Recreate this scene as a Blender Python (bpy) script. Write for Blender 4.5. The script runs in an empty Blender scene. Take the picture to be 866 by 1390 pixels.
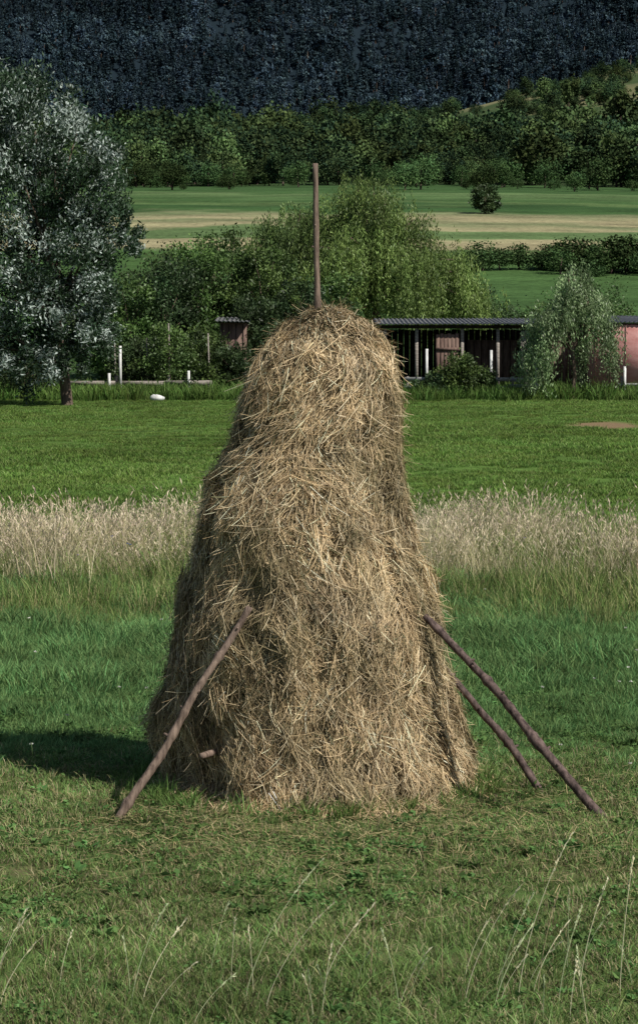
import bpy, math, numpy as np
from mathutils import Vector
rng=np.random.default_rng(7)
scene=bpy.context.scene
scene.view_settings.view_transform='Standard'; scene.view_settings.look='None'; scene.view_settings.exposure=0
# ---------------------------------------------------------------- noise
def vnoise(p,seed=0):
    p=np.asarray(p,float); i=np.floor(p).astype(np.int64); f=p-i; f=f*f*(3-2*f)
    def h(a,b,c):
        n=(a*374761393+b*668265263+c*1274126177+seed*974634777)&0xffffffff
        n=((n^(n>>13))*1103515245)&0xffffffff
        n=((n^(n>>16))*747796405)&0xffffffff
        return (n^(n>>15))/4294967295.0
    r=0
    for dx in (0,1):
        for dy in (0,1):
            for dz in (0,1):
                w=(f[...,0] if dx else 1-f[...,0])*(f[...,1] if dy else 1-f[...,1])*(f[...,2] if dz else 1-f[...,2])
                r=r+w*h(i[...,0]+dx,i[...,1]+dy,i[...,2]+dz)
    return r*2-1
def n2(x,y,s,seed=0): return vnoise(np.stack([x/s,y/s,np.zeros_like(x)+.5],-1),seed)
# ---------------------------------------------------------------- terrain height
HY=np.array([-4000,110,130,200,260,330,400,480,690,900,1150,1600,2100,3300,4200,7000.])
HZ=np.array([0,0,.6,5,9.5,15,20,25,44,60,48,60,120,720,900,900.])
def H(x,y):
    x=np.asarray(x,float); y=np.asarray(y,float)
    z=np.interp(y,HY,HZ)
    z=z+np.clip((y-420)/480,0,1)*np.clip((1150-y)/250,0,1)*(x*0.085+6*n2(x,y,70,33))
    z=z+np.clip((y-650)/220,0,1)*np.clip((1150-y)/250,0,1)*np.clip((x-15)/60,0,1.4)*12
    a=np.clip((y-110)/500,0,1)
    z=z+a*3.0*n2(x,y,120,3)*np.clip((1500-y)/300,0,1)
    m=np.clip((y-1700)/400,0,1)
    z=z+m*(46*n2(x+.5*y,y*.45,140,5)+18*n2(x,y,55,6))
    z=z+np.clip((110-y)/30,0,1)*.03*n2(x,y,2.5,9)
    return z
# ---------------------------------------------------------------- mesh builder
class MB:
    def __init__(s): s.v=[];s.f=[];s.c=[];s.m=[];s.n=0
    def add(s,v,f,c,m=0):
        v=np.asarray(v,float).reshape(-1,3); f=np.asarray(f,int).reshape(-1,4)
        c=np.asarray(c,float)
        if c.ndim==1: c=np.tile(c,(len(v),1))
        s.v.append(v); s.f.append(f+s.n); s.c.append(c); s.m.append(np.full(len(f),m)); s.n+=len(v)
    def mesh(s,name,mats,smooth=False):
        v=np.concatenate(s.v); f=np.concatenate(s.f); c=np.concatenate(s.c); m=np.concatenate(s.m)
        me=bpy.data.meshes.new(name)
        me.vertices.add(len(v)); me.vertices.foreach_set('co',v.ravel())
        me.loops.add(f.size); me.loops.foreach_set('vertex_index',f.ravel())
        me.polygons.add(len(f)); me.polygons.foreach_set('loop_start',np.arange(0,f.size,4))
        me.polygons.foreach_set('material_index',m.astype(np.int32))
        for mt in mats: me.materials.append(mt)
        at=me.attributes.new('Col','FLOAT_COLOR','POINT')
        at.data.foreach_set('color',np.concatenate([c,np.ones((len(c),1))],1).ravel())
        me.update(calc_edges=True); me.validate()
        if smooth: me.polygons.foreach_set('use_smooth',np.ones(len(me.polygons),bool))
        return me
    def obj(s,name,mats,smooth=False,parent=None,link=True):
        o=bpy.data.objects.new(name,s.mesh(name,mats,smooth))
        if link: scene.collection.objects.link(o)
        if parent: o.parent=parent
        return o
def norm(a): return a/np.maximum(np.linalg.norm(a,axis=-1,keepdims=True),1e-9)
def ribbons(mb,P,W,S,col,m=0):
    n,k,_=P.shape
    L=P-S*W[...,None]/2; R=P+S*W[...,None]/2
    V=np.stack([L,R],2).reshape(-1,3)
    b=(np.arange(n)*k*2)[:,None]+ (np.arange(k-1)*2)[None]
    F=np.stack([b,b+1,b+3,b+2],-1).reshape(-1,4)
    if col.ndim==2: col=np.repeat(col[:,None],k,1)
    C=np.repeat(col[:,:,None],2,2).reshape(-1,3)
    mb.add(V,F,C,m)
def leaves(mb,C,D,l,w,col,m=0):
    n=len(C); r=norm(rng.normal(size=(n,3))); s=norm(np.cross(D,r)); nn=np.cross(D,s)
    l=np.broadcast_to(l,(n,))[:,None]; w=np.broadcast_to(w,(n,))[:,None]
    V=np.stack([C-D*l/2,C+s*w/2+nn*w*.15,C+D*l/2,C-s*w/2+nn*w*.15],1).reshape(-1,3)
    F=np.arange(n*4).reshape(n,4)
    mb.add(V,F,np.repeat(col,4,0),m)
def tube(mb,pts,rad,col,m=0,k=8,bump=0.0,seed=0):
    pts=np.asarray(pts,float); rad=np.asarray(rad,float); n=len(pts)
    T=norm(np.gradient(pts,axis=0)); up=np.array([0.12,.31,.94]) 
    A=norm(np.cross(T,up)+1e-6); B=np.cross(T,A)
    th=np.arange(k)/k*2*np.pi
    ring=A[:,None]*np.cos(th)[None,:,None]+B[:,None]*np.sin(th)[None,:,None]
    V=pts[:,None]+ring*rad[:,None,None]
    if bump>0: V=V+ring*(vnoise(V*14,seed)*bump)[...,None]
    i=np.arange(n-1)[:,None]*k; j=np.arange(k)[None]; j2=(j+1)%k
    F=np.stack([i+j,i+j2,i+k+j2,i+k+j],-1).reshape(-1,4)
    V=V.reshape(-1,3); 
    cap=[]
    for base,c in ((0,pts[0]),((n-1)*k,pts[-1])):
        ci=len(V); V=np.vstack([V,c[None]])
        for q in range(0,k,2): cap.append([base+q,base+(q+1)%k,base+(q+2)%k,ci])
    F=np.vstack([F,np.array(cap)])
    mb.add(V,F,col,m)
def boxv(mb,x0,x1,y0,y1,z0,z1,col=(1,1,1),m=0):
    V=[(x,y,z) for z in (z0,z1) for y in (y0,y1) for x in (x0,x1)]
    F=[(0,2,3,1),(4,5,7,6),(0,1,5,4),(2,6,7,3),(0,4,6,2),(1,3,7,5)]
    mb.add(V,F,np.array(col,float),m)
# ---------------------------------------------------------------- materials
def newmat(name):
    m=bpy.data.materials.new(name); m.use_nodes=True; nt=m.node_tree; nt.nodes.clear()
    return m,nt,nt.nodes.new('ShaderNodeOutputMaterial')
def N(nt,t,**kw):
    n=nt.nodes.new(t)
    for k,v in kw.items(): setattr(n,k,v)
    return n
def foliage(name,transl=.25,rough=.7,var=.25,nscale=.3,nvar=.3,spec=.2):
    m,nt,out=newmat(name); L=nt.links.new
    at=N(nt,'ShaderNodeAttribute',attribute_name='Col'); oi=N(nt,'ShaderNodeObjectInfo')
    mr=N(nt,'ShaderNodeMapRange'); mr.inputs[3].default_value=1-var; mr.inputs[4].default_value=1+var
    L(oi.outputs['Random'],mr.inputs[0])
    ge=N(nt,'ShaderNodeNewGeometry'); no=N(nt,'ShaderNodeTexNoise'); no.inputs['Scale'].default_value=nscale; no.inputs['Detail'].default_value=3
    L(ge.outputs['Position'],no.inputs['Vector'])
    m2=N(nt,'ShaderNodeMapRange'); m2.inputs[1].default_value=.3; m2.inputs[2].default_value=.7; m2.inputs[3].default_value=1-nvar; m2.inputs[4].default_value=1+nvar
    L(no.outputs[0],m2.inputs[0])
    mu=N(nt,'ShaderNodeMath',operation='MULTIPLY'); L(mr.outputs[0],mu.inputs[0]); L(m2.outputs[0],mu.inputs[1])
    hs=N(nt,'ShaderNodeHueSaturation'); L(at.outputs['Color'],hs.inputs['Color']); L(mu.outputs[0],hs.inputs['Value'])
    m3=N(nt,'ShaderNodeMapRange'); m3.inputs[3].default_value=.48; m3.inputs[4].default_value=.515; L(oi.outputs['Random'],m3.inputs[0]); L(m3.outputs[0],hs.inputs['Hue'])
    if spec>0:
        bs=N(nt,'ShaderNodeBsdfPrincipled'); bs.inputs['Roughness'].default_value=rough; bs.inputs['Specular IOR Level'].default_value=spec
        L(hs.outputs[0],bs.inputs['Base Color'])
    else:
        bs=N(nt,'ShaderNodeBsdfDiffuse'); L(hs.outputs[0],bs.inputs['Color'])
    if transl<=0:
        L(bs.outputs[0],out.inputs[0]); return m
    tr=N(nt,'ShaderNodeBsdfTranslucent'); L(hs.outputs[0],tr.inputs['Color'])
    mx=N(nt,'ShaderNodeMixShader'); mx.inputs[0].default_value=transl
    L(bs.outputs[0],mx.inputs[1]); L(tr.outputs[0],mx.inputs[2]); L(mx.outputs[0],out.inputs[0])
    return m
def surf(name,c1,c2,scale=(3,3,3),rough=.85,bump=.3,detail=6):
    m,nt,out=newmat(name); L=nt.links.new
    ge=N(nt,'ShaderNodeNewGeometry'); mp=N(nt,'ShaderNodeMapping'); mp.inputs['Scale'].default_value=scale
    L(ge.outputs['Position'],mp.inputs[0])
    no=N(nt,'ShaderNodeTexNoise'); no.inputs['Scale'].default_value=1; no.inputs['Detail'].default_value=detail; no.inputs['Roughness'].default_value=.65
    L(mp.outputs[0],no.inputs['Vector'])
    cr=N(nt,'ShaderNodeValToRGB'); cr.color_ramp.elements[0].position=.35; cr.color_ramp.elements[1].position=.66
    cr.color_ramp.elements[0].color=(*c1,1); cr.color_ramp.elements[1].color=(*c2,1); L(no.outputs[0],cr.inputs[0])
    bs=N(nt,'ShaderNodeBsdfPrincipled'); bs.inputs['Roughness'].default_value=rough; bs.inputs['Specular IOR Level'].default_value=.2
    L(cr.outputs[0],bs.inputs['Base Color'])
    bp=N(nt,'ShaderNodeBump'); bp.inputs['Strength'].default_value=bump; bp.inputs['Distance'].default_value=.02
    L(no.outputs[0],bp.inputs['Height']); L(bp.outputs[0],bs.inputs['Normal']); L(bs.outputs[0],out.inputs[0])
    return m
M_grass=foliage('grass_blades',.25,.6,.25,.6,.28,0)
M_meadow=foliage('meadow_blades',.2,.7,.2,.12,.25,0)
M_dry=foliage('dry_grass',.25,.6,.15,.5,.2,0)
M_leaf=foliage('leaf',.25,.5,.1,.4,.2,.3)
M_silver=foliage('silver_leaf',.2,.45,.05,.4,.15,.35)
M_far=foliage('far_leaf',.0,.8,.45,.02,.35,0)
M_mtn=foliage('mountain_leaf',.0,.9,.38,.012,.4,0)
M_hay=foliage('hay_straw',.10,.55,.0,2.2,.2,.25)
M_bark=surf('bark',(.05,.035,.025),(.16,.12,.09),(6,6,1.5))
M_pole=surf('pole_bark',(.035,.024,.022),(.17,.12,.105),(25,25,9),.8,.6)
M_pole2=surf('pole_wood',(.07,.048,.038),(.30,.22,.17),(25,25,5),.75,.5)
M_wood=surf('weathered_wood',(.16,.14,.12),(.38,.34,.30),(3,3,22))
M_board=surf('grey_board',(.20,.20,.19),(.42,.42,.40),(3,20,20))
M_door=surf('old_door',(.09,.055,.045),(.22,.15,.12),(12,12,2))
M_dark=surf('dark_planks',(.02,.015,.014),(.07,.045,.04),(9,9,1))
M_red=surf('red_painted_wall',(.50,.22,.20),(.68,.38,.35),(1.5,1.5,3),.9,.5)
M_white=surf('whitewashed_post',(.5,.5,.48),(.8,.8,.77),(9,9,4))
M_roof=surf('corrugated_sheet',(.20,.20,.20),(.42,.41,.40),(.8,1,1),.8)
# ground
def ground_mat():
    m,nt,out=newmat('ground'); L=nt.links.new
    ge=N(nt,'ShaderNodeNewGeometry'); sp=N(nt,'ShaderNodeSeparateXYZ'); L(ge.outputs['Position'],sp.inputs[0])
    nb=N(nt,'ShaderNodeTexNoise'); nb.inputs['Scale'].default_value=.05; nb.inputs['Detail'].default_value=5; L(ge.outputs['Position'],nb.inputs['Vector'])
    a=N(nt,'ShaderNodeMath',operation='SUBTRACT'); L(nb.outputs[0],a.inputs[0]); a.inputs[1].default_value=.5
    b=N(nt,'ShaderNodeMath',operation='MULTIPLY'); L(a.outputs[0],b.inputs[0]); b.inputs[1].default_value=.16
    c=N(nt,'ShaderNodeMath',operation='ADD'); c.inputs[1].default_value=1; L(b.outputs[0],c.inputs[0])
    d=N(nt,'ShaderNodeMath',operation='MULTIPLY'); L(sp.outputs[1],d.inputs[0]); L(c.outputs[0],d.inputs[1])
    e0=N(nt,'ShaderNodeMath',operation='MULTIPLY'); L(sp.outputs[0],e0.inputs[0]); e0.inputs[1].default_value=.12
    e=N(nt,'ShaderNodeMath',operation='ADD'); L(d.outputs[0],e.inputs[0]); L(e0.outputs[0],e.inputs[1])
    f=N(nt,'ShaderNodeMath',operation='DIVIDE'); L(e.outputs[0],f.inputs[0]); f.inputs[1].default_value=600
    cr=N(nt,'ShaderNodeValToRGB'); r=cr.color_ramp; r.interpolation='LINEAR'
    G1=(.075,.12,.035);G2=(.06,.115,.035);G3=(.085,.15,.033);TAN=(.30,.265,.15);G4=(.05,.10,.032);FOR=(.035,.055,.022);LG=(.10,.155,.06);TG=(.16,.185,.09)
    st=[(0,G1),(20,G1),(24,G2),(34,G2),(41,(.12,.14,.05)),(45,G3),(108,G3),(112,(.05,.09,.025)),(145,G4),(236,(.06,.115,.034)),(241,TAN),(255,TAN),(258,LG),(274,LG),(277,TAN),(288,TG),(300,TAN),(313,TG),(318,G4),(340,(.035,.075,.025)),(352,(.09,.14,.05)),(358,G4),(395,LG),(401,G4),(470,(.045,.09,.03)),(490,FOR),(599,FOR)]
    while len(r.elements)>1: r.elements.remove(r.elements[-1])
    r.elements[0].position=0; r.elements[0].color=(*st[0][1],1)
    for y,col in st[1:]:
        el=r.elements.new(y/600); el.color=(*col,1)
    L(f.outputs[0],cr.inputs[0])
    n1=N(nt,'ShaderNodeTexNoise'); n1.inputs['Scale'].default_value=1.6; n1.inputs['Detail'].default_value=8; n1.inputs['Roughness'].default_value=.7; L(ge.outputs['Position'],n1.inputs['Vector'])
    nB=N(nt,'ShaderNodeTexNoise'); nB.inputs['Scale'].default_value=.14; nB.inputs['Detail'].default_value=8; nB.inputs['Roughness'].default_value=.75
    mpb=N(nt,'ShaderNodeMapping'); mpb.inputs['Scale'].default_value=(.4,.8,1); L(ge.outputs['Position'],mpb.inputs[0]); L(mpb.outputs[0],nB.inputs['Vector'])
    nm=N(nt,'ShaderNodeMath',operation='ADD'); L(n1.outputs[0],nm.inputs[0]); L(nB.outputs[0],nm.inputs[1])
    mr=N(nt,'ShaderNodeMapRange'); mr.inputs[1].default_value=.75; mr.inputs[2].default_value=1.25; mr.inputs[3].default_value=.45; mr.inputs[4].default_value=1.5; L(nm.outputs[0],mr.inputs[0])
    hs=N(nt,'ShaderNodeHueSaturation'); L(cr.outputs[0],hs.inputs['Color']); L(mr.outputs[0],hs.inputs['Value'])
    n3=N(nt,'ShaderNodeTexNoise'); n3.inputs['Scale'].default_value=1.1; n3.inputs['Detail'].default_value=8; n3.inputs['Roughness'].default_value=.7; L(ge.outputs['Position'],n3.inputs['Vector'])
    m3=N(nt,'ShaderNodeMapRange'); m3.inputs[1].default_value=.46; m3.inputs[2].default_value=.68; L(n3.outputs[0],m3.inputs[0])
    nr=N(nt,'ShaderNodeMapRange'); nr.inputs[1].default_value=22; nr.inputs[2].default_value=20; nr.inputs[4].default_value=.75; L(sp.outputs[1],nr.inputs[0])
    mm=N(nt,'ShaderNodeMath',operation='MULTIPLY'); L(m3.outputs[0],mm.inputs[0]); L(nr.outputs[0],mm.inputs[1])
    mx=N(nt,'ShaderNodeMixRGB'); L(mm.outputs[0],mx.inputs[0]); L(hs.outputs[0],mx.inputs[1]); mx.inputs[2].default_value=(.17,.14,.075,1)
    vd=N(nt,'ShaderNodeVectorMath',operation='SUBTRACT'); L(ge.outputs['Position'],vd.inputs[0]); vd.inputs[1].default_value=(9.0,81,0)
    vs=N(nt,'ShaderNodeVectorMath',operation='MULTIPLY'); L(vd.outputs[0],vs.inputs[0]); vs.inputs[1].default_value=(.75,.32,0)
    vl=N(nt,'ShaderNodeVectorMath',operation='LENGTH'); L(vs.outputs[0],vl.inputs[0])
    ad=N(nt,'ShaderNodeMath',operation='ADD'); L(vl.outputs['Value'],ad.inputs[0]); L(n1.outputs[0],ad.inputs[1])
    ms=N(nt,'ShaderNodeMapRange'); ms.inputs[1].default_value=1.5; ms.inputs[2].default_value=1.1; L(ad.outputs[0],ms.inputs[0])
    mx2=N(nt,'ShaderNodeMixRGB'); L(ms.outputs[0],mx2.inputs[0]); L(mx.outputs[0],mx2.inputs[1]); mx2.inputs[2].default_value=(.21,.15,.085,1)
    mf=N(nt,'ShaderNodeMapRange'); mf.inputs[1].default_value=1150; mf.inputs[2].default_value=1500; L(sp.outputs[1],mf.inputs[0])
    mx3=N(nt,'ShaderNodeMixRGB'); L(mf.outputs[0],mx3.inputs[0]); L(mx2.outputs[0],mx3.inputs[1]); mx3.inputs[2].default_value=(.014,.024,.032,1)  # mountain ground tone with cloud shadow and haze painted in
    px=N(nt,'ShaderNodeMapRange'); px.inputs[1].default_value=30; px.inputs[2].default_value=48; L(sp.outputs[0],px.inputs[0])
    py=N(nt,'ShaderNodeMapRange'); py.inputs[1].default_value=650; py.inputs[2].default_value=680; L(sp.outputs[1],py.inputs[0])
    py2=N(nt,'ShaderNodeMapRange'); py2.inputs[1].default_value=1000; py2.inputs[2].default_value=950; L(sp.outputs[1],py2.inputs[0])
    q=N(nt,'ShaderNodeMath',operation='MULTIPLY'); L(px.outputs[0],q.inputs[0]); L(py.outputs[0],q.inputs[1])
    q2=N(nt,'ShaderNodeMath',operation='MULTIPLY'); L(q.outputs[0],q2.inputs[0]); L(py2.outputs[0],q2.inputs[1])
    nh=N(nt,'ShaderNodeTexNoise'); nh.inputs['Scale'].default_value=.03; nh.inputs['Detail'].default_value=5; L(ge.outputs['Position'],nh.inputs['Vector'])
    ch=N(nt,'ShaderNodeValToRGB'); ch.color_ramp.elements[0].position=.45; ch.color_ramp.elements[1].position=.64
    ch.color_ramp.elements[0].color=(.055,.085,.034,1); ch.color_ramp.elements[1].color=(.21,.195,.10,1); L(nh.outputs[0],ch.inputs[0])
    mx4=N(nt,'ShaderNodeMixRGB'); L(q2.outputs[0],mx4.inputs[0]); L(mx3.outputs[0],mx4.inputs[1]); L(ch.outputs[0],mx4.inputs[2])
    bs=N(nt,'ShaderNodeBsdfPrincipled'); bs.inputs['Roughness'].default_value=.95; bs.inputs['Specular IOR Level'].default_value=.05
    L(mx4.outputs[0],bs.inputs['Base Color'])
    bp=N(nt,'ShaderNodeBump'); bp.inputs['Strength'].default_value=.7; bp.inputs['Distance'].default_value=.12; L(n1.outputs[0],bp.inputs['Height']); L(bp.outputs[0],bs.inputs['Normal'])
    L(bs.outputs[0],out.inputs[0]); return m
def axis(segs):
    a=[np.arange(s,e,st) for s,e,st in segs]; return np.concatenate(a+[[segs[-1][1]]])
ys=axis([(-200,0,20),(0,12,2),(12,45,.35),(45,130,2),(130,500,6),(500,1200,14),(1200,2000,40),(2000,3400,16),(3400,7000,200)])
xs=axis([(-3500,-700,150),(-700,-120,16),(-120,-12,4),(-12,12,.35),(12,120,4),(120,700,16),(700,3500,150)])
X,Y=np.meshgrid(xs,ys); Z=H(X,Y)
mb=MB(); nx=len(xs); ny=len(ys)
i=(np.arange(ny-1)*nx)[:,None]; j=np.arange(nx-1)[None]
mb.add(np.stack([X,Y,Z],-1),np.stack([i+j,i+j+1,i+nx+j+1,i+nx+j],-1),np.array((1,1,1.)))
mb.obj('ground_terrain',[ground_mat()],True)
# ---------------------------------------------------------------- instancing helper
def scatter(name,protos,pos,rotz,scale,tilt=.12):
    col=bpy.data.collections.new(name+'_parts')
    for k,p in enumerate(protos): col.objects.link(p)
    n=len(pos); me=bpy.data.meshes.new(name); me.vertices.add(n); me.vertices.foreach_set('co',np.asarray(pos,float).ravel())
    rot=np.stack([rng.normal(0,tilt,n),rng.normal(0,tilt,n),rotz],-1)
    if np.ndim(scale)==1: scale=np.stack([scale]*3,-1)
    a=me.attributes.new('rot','FLOAT_VECTOR','POINT'); a.data.foreach_set('vector',rot.ravel())
    a=me.attributes.new('scl','FLOAT_VECTOR','POINT'); a.data.foreach_set('vector',np.ascontiguousarray(scale).ravel())
    a=me.attributes.new('pid','INT','POINT'); a.data.foreach_set('value',rng.integers(0,len(protos),n).astype(np.int32))
    o=bpy.data.objects.new(name,me); scene.collection.objects.link(o)
    ng=bpy.data.node_groups.new(name,'GeometryNodeTree')
    ng.interface.new_socket('Geometry',in_out='INPUT',socket_type='NodeSocketGeometry')
    ng.interface.new_socket('Geometry',in_out='OUTPUT',socket_type='NodeSocketGeometry')
    gi=ng.nodes.new('NodeGroupInput'); go=ng.nodes.new('NodeGroupOutput'); ip=ng.nodes.new('GeometryNodeInstanceOnPoints')
    ci=ng.nodes.new('GeometryNodeCollectionInfo'); ci.inputs['Collection'].default_value=col; ci.inputs['Separate Children'].default_value=True; ci.inputs['Reset Children'].default_value=True
    def na(nm,t):
        q=ng.nodes.new('GeometryNodeInputNamedAttribute'); q.data_type=t; q.inputs['Name'].default_value=nm
        return [s for s in q.outputs if s.enabled and s.name=='Attribute'][0]
    L=ng.links.new
    L(gi.outputs[0],ip.inputs['Points']); L(ci.outputs[0],ip.inputs['Instance']); ip.inputs['Pick Instance'].default_value=True
    L(na('pid','INT'),ip.inputs['Instance Index']); L(na('rot','FLOAT_VECTOR'),ip.inputs['Rotation']); L(na('scl','FLOAT_VECTOR'),ip.inputs['Scale'])
    L(ip.outputs[0],go.inputs[0])
    md=o.modifiers.new('instances','NODES'); md.node_group=ng
    return o
def tuft(name,n,h,spread,w,bend,cols,mat,k=4,heads=0,headcol=None,headlen=.12,headw=.012):
    mb=MB(); a=rng.uniform(0,2*np.pi,n); r=spread*np.sqrt(rng.uniform(0,1,n))
    b=np.stack([r*np.cos(a),r*np.sin(a),np.zeros(n)-.01],-1)
    d=a+rng.normal(0,1.2,n); hh=h*rng.uniform(.45,1.1,n); bd=bend*rng.uniform(.2,1.3,n)*hh
    t=np.linspace(0,1,k)
    P=np.zeros((n,k,3)); P[...,0]=b[:,None,0]+(np.cos(d)*bd)[:,None]*t**2; P[...,1]=b[:,None,1]+(np.sin(d)*bd)[:,None]*t**2
    P[...,2]=b[:,None,2]+hh[:,None]*(t-.25*bend*t**3)
    sa=rng.uniform(0,np.pi,n); S=np.stack([np.cos(sa),np.sin(sa),np.zeros(n)],-1)[:,None].repeat(k,1)
    W=w*rng.uniform(.6,1.3,n)[:,None]*np.interp(t,[0,.33,.66,1],[.8,1,.75,.15])[None]
    cols=np.array(cols); c=cols[rng.integers(0,len(cols),n)]*rng.uniform(.7,1.3,(n,1))
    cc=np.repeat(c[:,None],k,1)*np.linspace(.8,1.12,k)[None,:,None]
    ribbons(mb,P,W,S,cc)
    if heads:
        idx=np.argsort(-hh)[:heads]; tip=P[idx,-1]; dr=norm(P[idx,-1]-P[idx,-2])
        for q in range(3):
            C=tip+dr*rng.uniform(-.4,.5,(heads,1))*headlen
            leaves(mb,C,norm(dr+rng.normal(0,.18,(heads,3))),headlen*rng.uniform(.5,.9,heads),headw*rng.uniform(.7,1.3,heads),np.array(headcol)[None]*rng.uniform(.8,1.2,(heads,1)))
    return mb.obj(name,[mat],link=False)
def clover(name,n,size,h,cols,mat,sp=.09):
    mb=MB(); a=rng.uniform(0,2*np.pi,n); r=sp*np.sqrt(rng.uniform(0,1,n))
    C=np.stack([r*np.cos(a),r*np.sin(a),h*rng.uniform(.3,1,n)],-1)
    D=norm(np.stack([np.cos(a),np.sin(a),rng.normal(.2,.35,n)],-1))
    cols=np.array(cols); leaves(mb,C,D,size*rng.uniform(.6,1.3,n),size*.55,cols[rng.integers(0,len(cols),n)]*rng.uniform(.7,1.3,(n,1)))
    return mb.obj(name,[mat],link=False)
def region(y0,y1,dens,marg=1.6,k=.127):
    w=k*y1+marg; n=int((y1-y0)*2*w*dens)
    y=rng.uniform(y0,y1,n); x=rng.uniform(-w,w,n); ok=np.abs(x)<k*y+marg
    return x[ok],y[ok]
AX=20.9
def put(name,protos,x,y,smin,smax,tilt=.12,dz=0):
    n=len(x); return scatter(name,protos,np.stack([x,y,H(x,y)+dz],-1),rng.uniform(0,6.28,n),rng.uniform(smin,smax,n),tilt)
def puts(name,protos,x,y,sc,tilt=.12):
    return scatter(name,protos,np.stack([x,y,H(x,y)],-1),rng.uniform(0,6.28,len(x)),sc,tilt)
def stackout(x,y,r=1.2): return (x+.05)**2+(y-AX)**2>r**2
g1=[(.14,.23,.065),(.17,.27,.08),(.12,.19,.055),(.20,.26,.09),(.15,.25,.08),(.36,.32,.19),(.28,.25,.13)]
pr=[tuft('short_grass_tuft_%d'%q,60,.085,.15,.0065,.8,g1,M_grass) for q in range(4)]
x,y=region(13,23.5,78,1.5); ok=stackout(x,y,1.12)&(n2(x,y,.8,11)+.6*n2(x,y,.3,12)>-.5+rng.normal(0,.25,len(x)))&(y<21.9+rng.normal(0,.8,len(x))); x=x[ok];y=y[ok]
sc=rng.uniform(.6,1.2,len(x))*(1+.5*n2(x,y,.5,13)+.3*n2(x,y,1.7,14)); puts('mown_grass',pr,x,y,np.stack([sc*0+1,sc*0+1,np.maximum(sc,.3)],-1))
pr=[clover('clover_leaves_%d'%q,32,.03,.06,[(.11,.20,.06),(.14,.24,.08),(.09,.16,.05)],M_grass,.12) for q in range(3)]+[clover('plantain_leaves',16,.065,.05,[(.10,.19,.06),(.13,.22,.07)],M_grass,.07)]
x,y=region(13,26,36,1.5); ok=stackout(x,y)&(n2(x,y,.7,21)+.6*n2(x,y,.25,22)+rng.normal(0,.3,len(x))>-.02); put('clover',pr,x[ok],y[ok],.45,1.4)
g2=[(.12,.24,.085),(.15,.28,.105),(.10,.20,.07),(.19,.29,.11),(.15,.24,.085)]
pr=[tuft('lush_grass_tuft_%d'%q,56,.19,.2,.008,.65,g2,M_grass) for q in range(4)]
x,y=region(20.4,36,32,1.8); ok=stackout(x,y,1.35)&(y>21.9+rng.normal(0,.8,len(x))); x=x[ok];y=y[ok]
sc=np.clip((y-20.2)/5.5,.35,1)*(1+.5*n2(x,y,1.2,31)+.35*n2(x,y,.5,32))*rng.uniform(.6,1.4,len(x))
puts('lush_grass',pr,x,y,np.stack([np.maximum(sc,.7),np.maximum(sc,.7),sc],-1))
g3=[(.14,.23,.06),(.18,.27,.08),(.26,.28,.11),(.11,.18,.05),(.34,.32,.16)]
pr=[tuft('tall_green_tuft_%d'%q,50,.50,.28,.010,.5,g3,M_grass) for q in range(3)]
x,y=region(31,42,11,3); sc=rng.uniform(.5,1.25,len(x))*(1+.55*n2(x,y,2,34))*np.clip((y-30)/3,.4,1); puts('tall_green_grass',pr,x,y,sc)
g4=[(.60,.52,.34),(.70,.61,.42),(.50,.44,.26),(.36,.36,.18)]
pr=[tuft('dry_grass_tuft_%d'%q,18,.80,.30,.008,.45,g4,M_dry,k=3,heads=12,headcol=(.70,.60,.44),headlen=.1) for q in range(5)]
x,y=region(32.2,43.0,24,3); pm=1.1*n2(x,y,2.4,41)+.8*n2(x,y,.8,42); ok=(pm+.30-np.abs(y-38.2)/3.9>-.2+rng.normal(0,.28,len(x))); x=x[ok];y=y[ok]
sc=rng.uniform(.45,1.2,len(x))*(1+.4*n2(x,y,1.6,43)); puts('dry_meadow_grass',pr,x,y,sc,.14)
g5=[(.125,.215,.045),(.155,.25,.06),(.10,.175,.038),(.19,.25,.085)]
pr=[tuft('meadow_grass_tuft_%d'%q,120,.10,.42,.016,.7,g5,M_meadow,k=3) for q in range(3)]
x,y=region(41.5,106,4.6,3); ok=((x-9)/1.3)**2+((y-81)/3)**2>1+.8*n2(x,y,1,53); x=x[ok];y=y[ok]
puts('meadow_grass',pr,x,y,rng.uniform(.8,1.3,len(x))*(1+.4*n2(x,y,6,51)+.35*n2(x,y,2,52)),.03)
x,y=region(12.6,15.6,15,1.2); pr=[tuft('foreground_grass_tuft_%d'%q,34,.24,.17,.005,.8,g1[:5]+[(.28,.32,.15)],M_grass) for q in range(3)]; put('foreground_grass',pr,x,y,.3,1.2)
x,y=region(100,108,9,6); pr=[tuft('fence_weeds_%d'%q,30,.6,.3,.03,.5,[(.07,.13,.03),(.10,.18,.04),(.13,.2,.06)],M_meadow) for q in range(2)]; ok=n2(x,y,3,55)>-.2; put('fence_weeds',pr,x[ok],y[ok],.4,1.5)
a=rng.uniform(np.pi-.3,2*np.pi+.3,320); rr=1.2+rng.uniform(0,.35,320); x=-.05+rr*np.cos(a); y=AX+rr*np.sin(a)
put('weeds_at_haystack',[tuft('weed_tuft_%d'%q,16,.22,.06,.008,.6,g1[:3],M_grass) for q in range(2)],x,y,.3,1.2)
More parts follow.
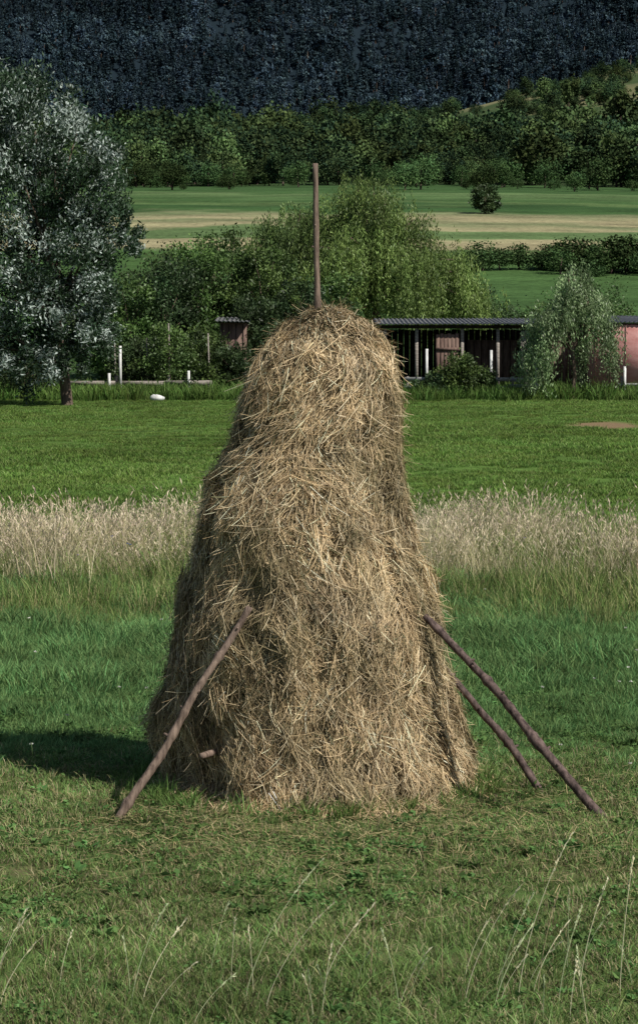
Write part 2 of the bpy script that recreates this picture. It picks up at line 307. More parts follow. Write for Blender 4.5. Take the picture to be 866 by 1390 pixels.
# ---------------------------------------------------------------- individual foreground stalks
mb=MB()
def stalk(x,y,h,lx,ly,col,dense=26,w=.005):
    t=np.linspace(0,1,12); P=np.stack([x+lx*t**1.5,y+ly*t**1.7,float(H(x,y))+h*(t-.06*t**4)],-1)
    for ang in (0,1.57):
        S=np.tile([math.cos(ang),math.sin(ang),0],(12,1)); ribbons(mb,P[None],(w*(1-.4*t))[None],S[None],np.array([col]))
    u=rng.uniform(.72,1.0,dense); C=np.stack([np.interp(u,t,P[:,k]) for k in range(3)],-1)
    d=norm(P[-1]-P[-4]); D=norm(d+rng.normal(0,.22,(dense,3)))
    leaves(mb,C+D*.008,D,rng.uniform(.018,.045,dense),.009,np.array([col])*rng.uniform(.85,1.2,(dense,1)))
straw=(.74,.68,.50); gst=(.52,.55,.34)
for (x,y,h,lx,c) in [(1.13,14.3,1.05,.30,straw),(.82,14.2,.78,.32,straw),(-.42,14.3,.86,.44,gst),(-.3,14.1,.68,.38,straw),(-1.06,14.2,.62,.2,gst),(-1.0,14.3,.5,.25,straw),(-1.86,14.3,.6,.22,straw),(.3,14.6,.98,.06,(.5,.38,.26)),(1.72,14.4,.86,.07,straw),(.72,14.7,.72,-.02,(.5,.4,.26)),(1.35,14.2,.6,.14,gst),(.02,14.5,.55,.30,straw),(.45,14.0,.5,-.1,gst),(1.5,14.5,.7,.16,straw),(-.15,15.1,.62,.04,(.5,.4,.26)),(1.05,14.6,.6,.2,gst),(-1.8,14.2,.45,.25,straw),(.98,14.1,.5,.22,gst),(1.25,14.4,.66,.12,(.5,.4,.26))]:
    stalk(x,y,h,lx,rng.uniform(-.1,.15),c)
for q in range(60):
    x=rng.uniform(-2.2,2.4); stalk(x,rng.uniform(13.7,15.0),rng.uniform(.25,.55),rng.uniform(-.1,.28),rng.uniform(-.1,.1),(gst,straw,(.2,.28,.1))[q%3],14,.004)
mb.obj('tall_grass_stalks',[M_dry])
mb=MB()
fl=[(-3.0,37,.45,(.14,.14,.6)),(-2.7,36,.45,(.17,.17,.6)),(-2.68,36.3,.4,(.17,.17,.6)),(-3.3,35,.4,(.4,.3,.5)),(2.9,36,.55,(.45,.35,.5))]
for q in range(70): fl.append((rng.uniform(-4,4.2),rng.uniform(20.5,34),.12,(.7,.7,.62)))
for fx,fy,fz,c in fl:
    if (fx+.05)**2+(fy-AX)**2<3.4: continue
    n=12; a=rng.uniform(0,6.28,n); D=norm(np.stack([np.cos(a),np.sin(a),rng.uniform(-.2,.8,n)],-1)); C=np.array([fx,fy,float(H(fx,fy))+fz+.1])+D*.01
    leaves(mb,C,D,.024,.012,np.tile(c,(n,1))); tube(mb,[(fx,fy,-.02),(fx+.01,fy,(fz+.1)*.5),(fx,fy,fz+.1)],[.003]*3,np.array((.1,.18,.05)),0,4)
mb.obj('wildflowers',[M_leaf])
# ---------------------------------------------------------------- haystack
pz=np.array([0,.13,.43,.73,1.03,1.33,1.63,1.93,2.23,2.53,2.83,3.13,3.43,3.62,3.78,3.87,3.90])
prr=np.array([1.27,1.245,1.17,1.125,1.09,1.04,.975,.895,.81,.715,.65,.595,.515,.415,.27,.13,.0])
pcx=np.array([.01,.01,-.06,-.09,-.10,-.105,-.105,-.12,-.12,-.090,-.03,.03,.06,.065,.07,.07,.07])
sl=np.concatenate([[0],np.cumsum(np.hypot(np.diff(pz),np.diff(prr)))]); SL=sl[-1]
def hfd(P): return .07*vnoise(P*[4.6,4.6,3.0],2)+.06*vnoise(P*[10,10,6],3)+.035*vnoise(P*[22,22,13],4)
def hay(th,s,hf=True):
    z=np.interp(s,sl,pz); r=np.interp(s,sl,prr); cx=np.interp(s,sl,pcx); e=.06
    dz=np.interp(s+e,sl,pz)-np.interp(s-e,sl,pz); dr=np.interp(s+e,sl,prr)-np.interp(s-e,sl,prr); l=np.hypot(dz,dr)+1e-9
    nr=dz/l; nz=-dr/l
    P=np.stack([cx+r*np.cos(th),AX+r*np.sin(th),z],-1); Nn=np.stack([nr*np.cos(th),nr*np.sin(th),nz],-1)
    d=.055*vnoise(P*1.7,1)
    ph=(z*.95+.25+.6*vnoise(P*1.3,8))%1.0
    d=d+.025*(ph-.5)*np.clip((1-ph)/.15,0,1)*np.clip(s/.3,0,1)
    dth=np.angle(np.exp(1j*(th-2.95))); d=d+.20*np.exp(-(dth/.3)**2-((z-.36)/.22)**2)
    dth=np.angle(np.exp(1j*(th-4.35))); d=d+.07*np.exp(-(dth/.5)**2-((z-2.2)/.3)**2)
    dth=np.angle(np.exp(1j*(th-4.2))); d=d-.10*np.exp(-(dth/.14)**2-((z-1.75)/.16)**2)
    dth=np.angle(np.exp(1j*(th-3.9))); d=d-.14*np.exp(-(dth/.22)**2-((z-.2)/.35)**2)
    k=np.clip(r/.25,.3,1)
    if hf: d=d+hfd(P)
    return P+Nn*(d*k)[...,None],Nn,r
mb=MB(); nt_,ns_=260,200
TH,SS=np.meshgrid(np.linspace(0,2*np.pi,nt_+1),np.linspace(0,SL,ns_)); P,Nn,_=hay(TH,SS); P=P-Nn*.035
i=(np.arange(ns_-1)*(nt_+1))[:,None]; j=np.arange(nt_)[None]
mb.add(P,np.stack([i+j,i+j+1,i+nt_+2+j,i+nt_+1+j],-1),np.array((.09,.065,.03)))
def strands(n,smin,smax,lmin,lmax,wmin,wmax,off,lift,pal,prob,spread=.5,k=5,fa=.35,curlv=.07):
    th=rng.uniform(0,2*np.pi,n); s=rng.uniform(smin,smax,n)
    rr=np.interp(s,sl,prr); keep=rng.uniform(0,1.29,n)<rr+.12; th=th[keep]; s=s[keep]; n=len(th)
    P0,N0,_=hay(th,s,False); h0=hfd(P0)
    fld=vnoise(P0*1.6,17)*1.0+vnoise(P0*4,18)*1.0
    phi=fld*fa*1.8+rng.normal(0,spread,n); flip=rng.uniform(size=n)<.08; phi[flip]=rng.uniform(-3.14,3.14,flip.sum())
    ln=rng.uniform(lmin,lmax,n)*np.clip(rr[keep]/.5,.5,1); ds=ln/(k-1); curl=rng.normal(0,curlv,n)
    o0=off*rng.uniform(0,1,n)**1.3+h0*np.clip(rr[keep]/.25,.3,1); li=np.minimum(lift*rng.exponential(1,n)*np.where(rng.uniform(size=n)<.3,1.6,.3),.12)
    Ps=[];Ns=[]
    thc=th-np.sin(phi)*ln*.5/np.maximum(rr[keep],.2); sc=np.minimum(s+ln*.5*np.cos(phi),SL-.03)
    for q in range(k):
        p,nn,r=hay(thc,np.clip(sc,0.0,SL-.02),False); t=q/(k-1)
        p=p+nn*(o0+li*max(0,t-.4)**1.3*2+.003*rng.normal(size=n))[:,None]
        p[:,2]=np.maximum(p[:,2],.012)
        Ps.append(p);Ns.append(nn)
        thc=thc+np.sin(phi)*ds/np.maximum(r,.2); sc=sc-np.cos(phi)*ds; phi=phi+curl
    P=np.stack(Ps,1); NN=np.stack(Ns,1); T=norm(np.gradient(P,axis=1)); S=norm(np.cross(T,NN)); 
    roll=rng.normal(0,.5,n)[:,None,None]; S=norm(S*np.cos(roll)+NN*np.sin(roll))
    W=rng.uniform(wmin,wmax,n)[:,None]*np.linspace(1,.6,k)[None]
    pal=np.array(pal); ci=rng.choice(len(pal),n,p=prob)
    c=pal[ci]*rng.uniform(.7,1.3,(n,1))*(1+.25*vnoise(P0*3.2,25)+.25*vnoise(P0*9,26))[:,None]
    g=np.clip(.05+1.1*vnoise(P0*[2.4,2.4,1.6],29)+.8*vnoise(P0*7,30)-np.clip((P0[:,2]-3.0),0,1)*.9,0,1)[:,None]*.6
    c=c*(1-g)+g*np.array([.18,.16,.08])*rng.uniform(.6,1.5,(n,1))
    ribbons(mb,P,W,S,np.minimum(c,.9))
pal=[(.72,.56,.33),(.53,.40,.215),(.33,.24,.13),(.16,.12,.065),(.14,.135,.065),(.88,.75,.50)]
strands(30000,0,SL,.06,.25,.006,.012,.02,.01,pal,[.08,.16,.28,.26,.20,.02],spread=.6)
strands(70000,0,SL,.09,.32,.003,.0062,.035,.02,pal,[.24,.25,.22,.12,.08,.09],spread=.48)
strands(26000,0,SL,.12,.38,.0028,.0055,.05,.04,pal,[.32,.24,.14,.05,.05,.20],spread=.48)
strands(1500,.4,SL,.12,.32,.003,.006,.05,.16,pal,[.3,.25,.2,.1,.05,.1],spread=.8)
strands(3000,SL-1.1,SL,.15,.36,.003,.006,.04,.04,pal,[.3,.25,.15,.05,.03,.22],spread=1.0)
n=26000; th=rng.uniform(0,6.283,n); s=rng.uniform(0,SL,n); P,Nn,_=hay(th,s); P=P+Nn*rng.uniform(0,.045,n)[:,None]; P[:,2]=np.maximum(P[:,2],.01)
leaves(mb,P,norm(rng.normal(size=(n,3))+[0,0,-.8]),rng.uniform(.02,.06,n),rng.uniform(.006,.018,n),np.array([(.16,.13,.07),(.11,.11,.055),(.36,.28,.16)])[rng.integers(0,3,n)])
n=6000; a=rng.uniform(0,2*np.pi,n); rr=1.18+np.abs(rng.normal(0,.10,n))+.1*np.maximum(0,np.cos(a+.5)); c0=np.stack([-.02+rr*np.cos(a),AX+rr*np.sin(a),.015+.16*np.exp(-(rr-1.18)/.09)*rng.uniform(0,1,n)],-1)
da=a+rng.normal(0,.7,n); ln=rng.uniform(.08,.3,n); t=np.linspace(-.5,.5,4)
P=c0[:,None]+np.stack([np.cos(da),np.sin(da),-.35*np.ones(n)],-1)[:,None]*ln[:,None,None]*t[None,:,None]; P[...,2]=np.maximum(P[...,2],.01)+rng.uniform(0,.02,n)[:,None]
S=np.stack([-np.sin(da),np.cos(da),0*da],-1)[:,None].repeat(4,1); ribbons(mb,P,np.full((n,4),.006),S,np.array(pal)[rng.choice(6,n,p=[.3,.25,.2,.1,.05,.1])])
hs=mb.mesh('hay',[M_hay])
hay_root=bpy.data.objects.new('haystack',None); scene.collection.objects.link(hay_root)
o=bpy.data.objects.new('hay',hs); scene.collection.objects.link(o); o.parent=hay_root
def pole(name,a,b,ra,rb,mat,parent,seed,wob=.02,knots=7):
    mb=MB(); a=np.array(a,float); b=np.array(b,float); n=60; t=np.linspace(0,1,n)[:,None]
    pts=a+(b-a)*t; w=np.stack([vnoise(np.concatenate([t*3.2,t*0+k,t*0+seed],1),seed) for k in (1,5,9)],-1)*wob*np.sin(np.pi*t)**.5
    pts=pts+w; rad=ra+(rb-ra)*t[:,0]
    for q in np.random.default_rng(seed).uniform(.05,.95,knots): rad=rad*(1+.22*np.exp(-((t[:,0]-q)/.012)**2))
    tube(mb,pts,rad,np.array((1,1,1.)),0,12,.004,seed)
    for q in np.random.default_rng(seed+1).uniform(.08,.92,knots):
        ii=int(q*(n-1)); aa=q*40; d=np.array([math.cos(aa),math.sin(aa),.5]); tube(mb,[pts[ii],pts[ii]+d*rad[ii]*1.6],[rad[ii]*.45,rad[ii]*.28],np.array((1,1,1.)),0,6)
    return mb.obj(name,[mat],True,parent)
pole('centre_pole',(.02,AX,.0),(-.03,AX,5.09),.038,.022,M_pole2,hay_root,3,.02,11)
pole('log_end',(-.7,20.4,.40),(-.92,19.84,.43),.028,.026,M_pole2,hay_root,12,.0,0)
pole('prop_pole',(-1.56,19.45,-.03),(-.54,19.90,1.60),.034,.026,M_pole2,None,5,.03,8)
pole('prop_pole',(2.25,19.42,-.03),(.84,20.35,1.47),.038,.028,M_pole,None,6,.05,9)
pole('prop_pole',(1.81,20.55,-.03),(.90,20.95,1.16),.034,.026,M_pole,None,8,.05,8)
n=3600; mb=MB(); x=rng.normal(0,1.8,n); y=rng.normal(19.3,1.2,n); da=rng.uniform(0,3.14,n); ln=rng.uniform(.04,.2,n); t=np.linspace(-.5,.5,3)
c0=np.stack([x,y,H(x,y)+.04+rng.uniform(0,.03,n)],-1); P=c0[:,None]+np.stack([np.cos(da),np.sin(da),rng.normal(0,.1,n)],-1)[:,None]*(ln[:,None]*t[None])[...,None]
ribbons(mb,P,np.full((n,3),.005),np.stack([-np.sin(da),np.cos(da),0*da],-1)[:,None].repeat(3,1),np.array([(.5,.4,.22),(.3,.23,.12)])[rng.integers(0,2,n)]); mb.obj('loose_straw',[M_dry])
# ---------------------------------------------------------------- trees
def tree(name,base,ells,nsub,nleaf,ll,lw,cols,mat,trunk=.18,droop=0.,hi=None,hip=.0,subr=(.14,.3),up=0.):
    mb=MB(); ells=np.array(ells,float); bx,by=base[0],base[1]; bz=base[2]
    vol=ells[:,3]*ells[:,4]*ells[:,5]; pe=vol**(.75); pe/=pe.sum(); e=ells[rng.choice(len(ells),nsub,p=pe)]
    d=norm(rng.normal(size=(nsub,3))); rad=rng.uniform(.25,1.0,nsub)**.5*rng.uniform(.8,1.15,nsub)
    C=e[:,:3]+d*e[:,3:]*rad[:,None]; C[:,2]=np.maximum(C[:,2],.25)
    sr=rng.uniform(*subr,nsub)*e[:,3:].mean(1)
    per=nleaf//nsub; cols=np.array(cols)
    cb=cols[rng.integers(0,len(cols),nsub)]*rng.uniform(.6,1.45,(nsub,1))
    cc=np.repeat(C,per,0); s=np.repeat(sr,per); n=len(cc); g=rng.normal(size=(n,3))*.55
    P=cc+g*s[:,None]*np.array([1,1,.8+.5*up])
    dd=np.repeat(norm(C-np.array([ells[:,0].mean(),ells[:,1].mean(),ells[:,2].mean()])),per,0)
    D=norm(rng.normal(size=(n,3))*.8+dd*.5+np.array([0,0,up-droop]))
    c=np.repeat(cb,per,0)*rng.uniform(.8,1.2,(n,1))
    if hi is not None:
        w=np.repeat(rng.uniform(size=nsub)<hip,per)&(rng.uniform(size=n)<.75); w|=rng.uniform(size=n)<hip*.3
        c[w]=np.array(hi)*rng.uniform(.7,1.2,(w.sum(),1))
    P[:,2]=np.maximum(P[:,2],.05)
    leaves(mb,P+[bx,by,bz],D,ll*rng.uniform(.6,1.4,n),lw*rng.uniform(.7,1.3,n),c,0)
    zt=ells[:,2].max(); t=np.linspace(0,1,7)[:,None]; top=np.array([ells[:,0].mean(),ells[:,1].mean(),zt])
    tp=np.array([bx,by,bz-.1])+np.concatenate([top[:2],[zt]])*t*np.array([1,1,1])
    tp[:,0]+=.15*trunk*np.sin(t[:,0]*7); tube(mb,tp,trunk*(1-.75*t[:,0]),np.array((1,1,1.)),1,8)
    for q in rng.choice(nsub,min(nsub,26),replace=False):
        f=np.clip(C[q,2]/zt*.55,.12,.85); s0=tp[0]+(tp[-1]-tp[0])*f; e0=C[q]+[bx,by,bz]; mid=(s0+e0)/2+[0,0,.1*np.linalg.norm(e0-s0)]
        tube(mb,[s0,mid,e0],[trunk*.38,trunk*.2,trunk*.06],np.array((1,1,1.)),1,5)
    return mb.obj(name,[mat,M_bark])
dk=[(.045,.075,.028),(.06,.10,.035),(.05,.09,.035)]
md=[(.07,.125,.033),(.095,.155,.042),(.06,.105,.033)]
tree('silver_willow_tree',(-9.4,96,0),[(-1.4,0,10.3,2.3,2.2,2.4),(.9,0,8.0,2.0,2,2.1),(1.7,0,6.6,1.2,1.5,1.2),(-3.2,0,9,2.6,2.6,3.7),(-.1,0,5.6,2.2,2.2,2.6),(-2.6,0,4.5,3,2.5,3),(.8,0,3.6,1.5,1.8,2.2),(-2.2,0,2.0,2.8,1.8,1.6),(-.2,-.8,2.4,1.3,1.0,1.5),(-5.2,0,6,2.5,2.5,4.5)],540,116000,.18,.065,[(.035,.062,.028),(.05,.08,.042),(.03,.055,.028)],M_silver,.22,hi=(.42,.49,.44),hip=.28,subr=(.12,.25),up=.55)
def willow(name,base,R,Ht,zb,nstr,per,cols,mat,ll=.17,lw=.05,sq=1.,trunk=.3,nb=26,drop=.5):
    mb=MB(); bx,by,bz=base
    ba=rng.uniform(0,6.28,nb); br=R*rng.uniform(.05,1.0,nb); bc=np.stack([br*np.cos(ba),br*np.sin(ba)*.8,Ht*(1-drop*(br/R)**2)*rng.uniform(.78,1,nb)],-1)
    q=rng.integers(0,nb,nstr); s0=bc[q]+rng.normal(size=(nstr,3))*[R*.11,R*.11,Ht*.035]
    ln=np.minimum(rng.uniform(.12,.6,nstr)*Ht*sq,s0[:,2]-zb*rng.uniform(.6,1.6,nstr)); ln=np.maximum(ln,.4)
    out=norm(s0*[1,1,0]+1e-6); t=rng.uniform(0,1,(nstr,per))
    P=s0[:,None]+out[:,None]*(.35*np.sqrt(t))[...,None]*rng.uniform(.3,1.3,(nstr,1,1))+np.array([0,0,-1.])*(ln[:,None]*t**1.15)[...,None]+rng.normal(size=(nstr,per,3))*.07
    bc_=rng.uniform(.6,1.35,nb)
    c=np.array(cols)[rng.integers(0,len(cols),nstr)]*rng.uniform(.65,1.35,(nstr,1))*bc_[q][:,None]; c=np.repeat(c,per,0)*rng.uniform(.85,1.15,(nstr*per,1))
    P=P.reshape(-1,3); P[:,2]=np.maximum(P[:,2],.1)
    D=norm(rng.normal(size=(len(P),3))*.45+[0,0,-1]); leaves(mb,P+[bx,by,bz],D,ll*rng.uniform(.7,1.3,len(P)),lw,c,0)
    b=np.array([bx,by,bz]); tube(mb,[b+[0,0,-.2],b+[.1,0,Ht*.2],b+[0,0,Ht*.42]],[trunk,trunk*.8,trunk*.6],np.array((1,1,1.)),1,9)
    for k in range(nb):
        e=b+bc[k]; s=b+[0,0,Ht*.38]; tube(mb,[s,(s+e)/2+[0,0,.12*Ht],e],[trunk*.4,trunk*.25,.03],np.array((1,1,1.)),1,5)
    return mb.obj(name,[mat,M_bark])
wl=[(.16,.24,.065),(.13,.20,.055),(.20,.28,.08)]
willow('weeping_willow',(2.6,119,float(H(2.6,119))),4.5,9.1,2.0,2500,42,wl,M_leaf,nb=38)
willow('weeping_willow',(-1.2,121,float(H(-1.2,121))),3.0,8.2,1.5,1300,38,[(.12,.19,.058),(.15,.23,.07)],M_leaf,nb=24)
willow('young_willow',(9.95,101,0),1.75,5.1,.25,640,34,[(.21,.30,.14),(.25,.34,.17),(.15,.23,.10)],M_silver,.14,.045,sq=.8,trunk=.09,nb=38,drop=.6)
for (x,y,h,r,cl) in [(-8.0,109,4.6,1.5,md),(-6.6,110,5.8,1.7,dk),(-5.2,112,6.8,1.5,md),(-3.9,113,7.2,1.5,md),(-2.6,108,4.2,1.3,dk),(-7.2,120,6.2,2.0,dk),(-4.4,122,6.6,2.2,md),(-9.8,118,5.5,2.2,dk),(-2.4,112,6.4,1.3,md),(-0.9,111,5.2,1.5,dk),(.6,114,5.0,1.6,md)]:
    tree('orchard_tree',(x,y,float(H(x,y))),[(0,0,h*.62,r,r,h*.36),(r*.3,0,h*.4,r*.9,r,h*.3),(-r*.3,0,h*.3,r,r,h*.27)],90,13000,.16,.09,cl,M_leaf,.09,subr=(.16,.32),up=.3)
for (x,y,h,r,cl) in [(-6.2,104.5,2.9,1.3,md),(-4.9,105.5,3.1,1.2,md),(-7.6,105,2.2,1.0,dk),(-3.6,105.2,2.4,.8,dk),(5.6,102.3,1.9,.9,md),(6.3,102.3,1.3,.7,md),(-12,103,2.5,2,dk),(4.6,102.3,1.0,.7,dk),(9.4,125,3.3,1.6,dk),(7.9,126,3.9,1.4,dk),(13.5,128,4.6,2.2,md),(5.6,150,3.3,2,dk),(11.2,124,3.2,1.7,md)]:
    tree('shrub',(x,y,float(H(x,y))),[(0,0,h*.55,r,r,h*.42),(r*.35,0,h*.35,r*.8,r,h*.33)],80,8000,.13,.07,cl,M_leaf,.04,subr=(.16,.36),up=.4)
tree('round_bush',(20.2,315,float(H(20.2,315))),[(0,0,1.9,1.9,1.9,1.7)],60,5000,.3,.2,dk,M_leaf,.1)
def blob(name,n,h,r,cols,mat,ll,lw,nsub=26,conifer=False):
    mb=MB(); cols=np.array(cols)
    if conifer:
        t=rng.uniform(0,1,n)**.75; a=rng.uniform(0,6.28,n); rr=r*(1-t)*rng.uniform(.35,1.1,n); C=np.stack([rr*np.cos(a),rr*np.sin(a),h*(.12+.88*t)],-1)
        D=norm(np.stack([np.cos(a),np.sin(a),-.45*np.ones(n)],-1)+rng.normal(size=(n,3))*.25); leaves(mb,C,D,ll*(1.2-.6*t),lw,cols[rng.integers(0,len(cols),n)]*rng.uniform(.8,1.2,(n,1)))
    else:
        d=norm(rng.normal(size=(nsub,3))); C=np.array([0,0,h*.58])+d*[r,r,h*.38]*rng.uniform(.3,1,(nsub,1))**.5
        per=n//nsub; P=np.repeat(C,per,0)+rng.normal(size=(per*nsub,3))*r*.2; c=np.repeat(cols[rng.integers(0,len(cols),nsub)]*rng.uniform(.6,1.45,(nsub,1)),per,0)
        P[:,2]=np.maximum(P[:,2],.1)
        leaves(mb,P,norm(rng.normal(size=P.shape)+[0,0,.2]),ll*rng.uniform(.7,1.3,len(P)),lw,c*rng.uniform(.85,1.15,(len(P),1)))
    tube(mb,[(0,0,-.6),(0,0,h*.35),(0,0,h*.7)],[r*.08,r*.06,r*.02],np.array((.08,.06,.05)),0,5)
    return mb.obj(name,[mat],link=False)
hp=[blob('hedge_bush_%d'%q,1400,3.0,1.5,dk,M_far,.24,.15) for q in range(4)]
n=85; x=rng.uniform(9.5,60,n); y=211+rng.normal(0,2.0,n)-.12*(x-20); s=rng.uniform(.4,1.0,n)*(1+.35*n2(x,y,4,61))
scatter('hedge_row',hp,np.stack([x,y,H(x,y)-.2],-1),rng.uniform(0,6,n),np.stack([s*1.2,s*1.2,s],-1),.1)
fd=[(.028,.052,.026),(.04,.068,.028),(.022,.042,.024),(.052,.08,.034)]
fl_=[(.085,.125,.045),(.06,.095,.036),(.05,.082,.034)]
fp=[blob('broadleaf_tree_%d'%q,1300,8.5,[3.0,3.6,4.2,2.4,3.8,3.4][q],fl_ if q in (3,5) else fd,M_far,.66,.44,[30,22,36,20,26,30][q]) for q in range(6)]
n=8000; x=rng.uniform(-260,260,n); y=rng.uniform(455,960,n)
d=n2(x,y,45,71)+.6*n2(x,y,18,72)
openr=(x>32+14*n2(x,y,30,77))&(y>655)&(y<960)
ok=(np.abs(x)<.17*y+40)&((d>-.28)|(y<535))&(y>466+22*n2(x,y,22,73))&(~openr|(n2(x,y,20,79)>.22)); x=x[ok];y=y[ok]; openr=openr[ok]
sc=rng.uniform(.4,1.1,len(x))*(1+.45*n2(x,y,26,74)); sc=np.where(rng.uniform(size=len(x))<.08,sc*1.4,sc); sc=np.where(openr,sc*.6,sc)
scatter('wooded_hill_trees',fp,np.stack([x,y,H(x,y)-.5],-1),rng.uniform(0,6.28,len(x)),np.stack([sc,sc,sc*rng.uniform(.8,1.25,len(x))],-1),.06)
n=130; x=rng.uniform(-75,85,n); y=rng.uniform(415,472,n); ok=n2(x,y,20,81)>-.05; put('field_edge_bushes',hp,x[ok],y[ok],.4,1.9,.05,-.2)
mtn_haze_shade=[(.030,.050,.066),(.040,.064,.080),(.021,.037,.052),(.052,.080,.088)]  # cloud shadow and blue haze over the mountain, put into the leaf colours
mp=[blob('spruce_%d'%q,260,19,4.3,mtn_haze_shade,M_mtn,2.9,1.2,conifer=True) for q in range(3)]+[blob('beech_%d'%q,300,15,5.2,mtn_haze_shade,M_mtn,1.9,1.4,12) for q in range(2)]
gx,gy=np.meshgrid(np.arange(-480,480,7.2),np.arange(2040,2720,8.5)); x=(gx+rng.uniform(-3.6,3.6,gx.shape)).ravel(); y=(gy+rng.uniform(-4.2,4.2,gx.shape)).ravel()
s=rng.uniform(.4,1.25,len(x))*(1+.35*n2(x,y,30,91)); ok=n2(x,y,16,92)+.6*n2(x,y,45,93)>-.75
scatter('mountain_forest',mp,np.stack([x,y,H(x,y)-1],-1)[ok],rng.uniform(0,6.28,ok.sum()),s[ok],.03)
# ---------------------------------------------------------------- sheds & fences
def empty(n):
    o=bpy.data.objects.new(n,None); scene.collection.objects.link(o); return o
def part(name,boxes,mat,parent):
    mb=MB()
    for b in boxes: boxv(mb,*b)
    return mb.obj(name,[mat],parent=parent)
def corr(name,x0,x1,y0,y1,z0,z1,mat,parent,th=.03):
    mb=MB(); n=int((x1-x0)/.03); X=np.linspace(x0,x1,n); w=.022*np.sin(X*2*np.pi/.18)+.02*n2(X,X*0,1.5,5)
    V=[];
    for dz in (0,-th):
        for (yy,zz) in ((y0,z0),(y1,z1)): V.append(np.stack([X,np.full(n,yy),zz+w+dz],-1))
    V=np.concatenate(V); i=np.arange(n-1)
    F=np.concatenate([np.stack([i+a,i+1+a,i+1+b,i+b],-1) for a,b in ((0,n),(2*n,3*n),(0,2*n),(n,3*n))]); mb.add(V,F,np.array((1,1,1.)))
    return mb.obj(name,[mat],parent=parent)
sh=empty('open_front_shed')
part('back_wall',[(2.6+k*.25,2.6+k*.25+.235,109,109.04,0,2.7-.02*(k%3)) for k in range(26)],M_dark,sh)
part('side_wall',[(2.55,2.6,104.6,109.1,0,2.7),(9.1,9.16,104.6,109.1,0,2.75)],M_dark,sh)
part('partition',[(5.9,5.95,104.8,109,0,2.7)],M_dark,sh)
part('front_posts',[(x,x+.13,104.4,104.53,0,2.78) for x in (2.62,3.9,5.75,7.2)]+[(8.2,8.52,104.38,104.5,0,2.7)],M_wood,sh)
part('plank_door',[(4.75+k*.155,4.75+k*.155+.145,104.3,104.34,.25,2.55+.04*(k%2)) for k in range(6)]+[(4.74,5.7,104.25,104.298,1.9,2.02),(4.74,5.7,104.25,104.298,.7,.82)],M_door,sh)
part('inner_red_boards',[(6.1+k*.3,6.1+k*.3+.28,106,106.04,0,2.3) for k in range(7)],M_door,sh)
part('beam',[(2.5,9.3,104.36,104.5,2.79,2.93)],M_dark,sh)
corr('corrugated_roof',2.3,9.4,104.0,109.5,2.99,3.16,M_roof,sh)
rb=empty('red_wall_barn')
part('walls',[(11.0,17.5,103.6,103.75,0,2.95),(11.0,11.15,103.76,109.84,0,2.95),(17.35,17.5,103.76,109.84,0,2.95),(11.0,17.5,109.85,110,0,2.95)],M_red,rb)
part('wall_planks',[(11.1+k*.62,11.1+k*.62+.03,103.57,103.597,.24,2.92) for k in range(10)],M_door,rb)
part('concrete_plinth',[(10.95,17.55,103.52,103.595,0,.22)],M_board,rb)
corr('corrugated_roof',10.9,18,103.5,110.6,3.05,3.26,M_roof,rb)
part('lean_to',[(9.45+k*.26,9.45+k*.26+.245,105.4,105.45,0,2.85) for k in range(6)],M_door,rb)
rs=empty('small_red_shed')
part('walls',[(-4.1,-3.0,106.6,106.7,0,3.0),(-4.1,-4.0,106.71,109.4,0,3.0),(-3.1,-3.0,106.71,109.4,0,3.0),(-3.99,-3.11,109.3,109.4,0,3.0)],M_door,rs)
part('planks',[(-4.05+k*.3,-4.02+k*.3,106.57,106.595,.1,2.95) for k in range(4)],M_dark,rs)
corr('corrugated_roof',-4.3,-2.85,106.2,109.8,3.07,3.2,M_roof,rs)
def fence(name,x0,x1,y,rails,posts,board):
    f=empty(name); b=[]
    xx=x0
    while xx<x1-.3:
        L_=rng.uniform(1.8,2.4); e=min(xx+L_,x1)
        for (z,hh) in rails: dz=rng.uniform(-.04,.04); b.append((xx,e-.02,y,y+.035,z+dz,z+hh+dz))
        xx=e
    part('rails',b,board,f)
    part('white_posts',[(p,p+.1,y-.12,y-.01,0,h) for p,h in posts],M_white,f)
    part('wooden_posts',[(q,q+.09,y+.04,y+.13,0,.9) for q in np.arange(x0+.1,x1,2.1)],M_wood,f)
fence('plank_fence',3.4,8.8,102.6,[(.42,.13),(.70,.16),(.12,.12)],[(4.25,2.0),(6.82,1.95),(8.62,1.45)],M_board)
fence('garden_fence',-12.5,-4.2,103.6,[(.52,.18),(.12,.1)],[(-8.05,2.1),(-5.3,1.1),(-8.5,1.0),(-11,1.2)],M_wood)
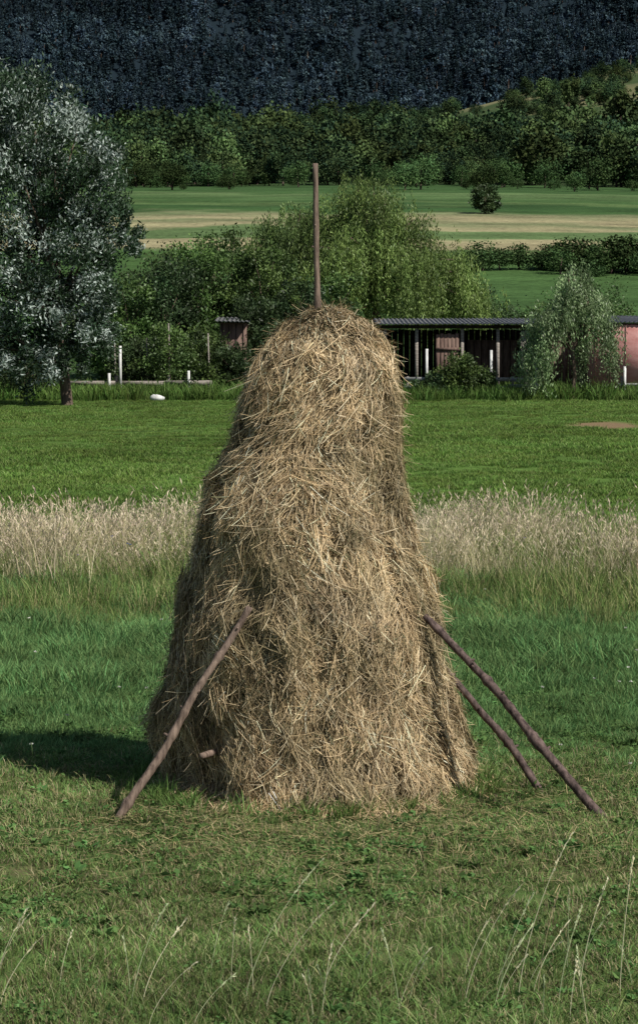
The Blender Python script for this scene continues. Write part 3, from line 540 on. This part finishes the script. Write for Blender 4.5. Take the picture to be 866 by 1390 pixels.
fence('pasture_fence',12.0,18,103.0,[(.5,.12)],[(12.2,1.3),(13.7,1.2),(15.6,1.2)],M_board)
mb=MB()
for x,h in ((-7.0,2.4),(-6.1,3.0),(-8.3,2.2),(-4.5,2.6)): tube(mb,[(x,104.4,-.1),(x+.03,104.4,h*.5),(x,104.4,h)],[.04,.035,.03],np.array((1,1,1.)),0,6)
mb.obj('garden_stakes',[M_wood])
mb=MB(); th,ph=np.meshgrid(np.linspace(0,6.283,13),np.linspace(0,np.pi,8)); P=np.stack([np.cos(th)*np.sin(ph)*.26,np.sin(th)*np.sin(ph)*.2,np.cos(ph)*.15],-1); P=P*(1+.35*vnoise(P*7,4))[...,None]+[-6.3,99.8,.14]
i=(np.arange(7)*13)[:,None]; j=np.arange(12)[None]; mb.add(P,np.stack([i+j,i+j+1,i+14+j,i+13+j],-1),np.array((1,1,1.))); mb.obj('white_stone',[M_white])
# ---------------------------------------------------------------- light, sky, camera
el=math.radians(48); az=math.atan2(.80,-.60)
sd=Vector((math.sin(az)*math.cos(el),math.cos(az)*math.cos(el),math.sin(el)))
l=bpy.data.lights.new('sun','SUN'); l.energy=5; l.angle=math.radians(.5); l.color=(1,.955,.88)
lo=bpy.data.objects.new('sun',l); scene.collection.objects.link(lo); lo.rotation_euler=sd.to_track_quat('Z','Y').to_euler()
w=bpy.data.worlds.new('World'); scene.world=w; w.use_nodes=True; nt=w.node_tree; bg=nt.nodes['Background']
sk=nt.nodes.new('ShaderNodeTexSky'); sk.sky_type='NISHITA'; sk.sun_disc=False; sk.sun_elevation=el; sk.sun_rotation=az
nt.links.new(sk.outputs[0],bg.inputs[0]); bg.inputs[1].default_value=.065
cam=bpy.data.cameras.new('camera'); co=bpy.data.objects.new('camera',cam); scene.collection.objects.link(co); scene.camera=co
cam.sensor_fit='VERTICAL'; cam.sensor_height=36; cam.lens=90.1; cam.clip_end=9000; cam.clip_start=.5
co.location=(0,0,4); co.rotation_euler=(math.radians(90-4.76),0,0)
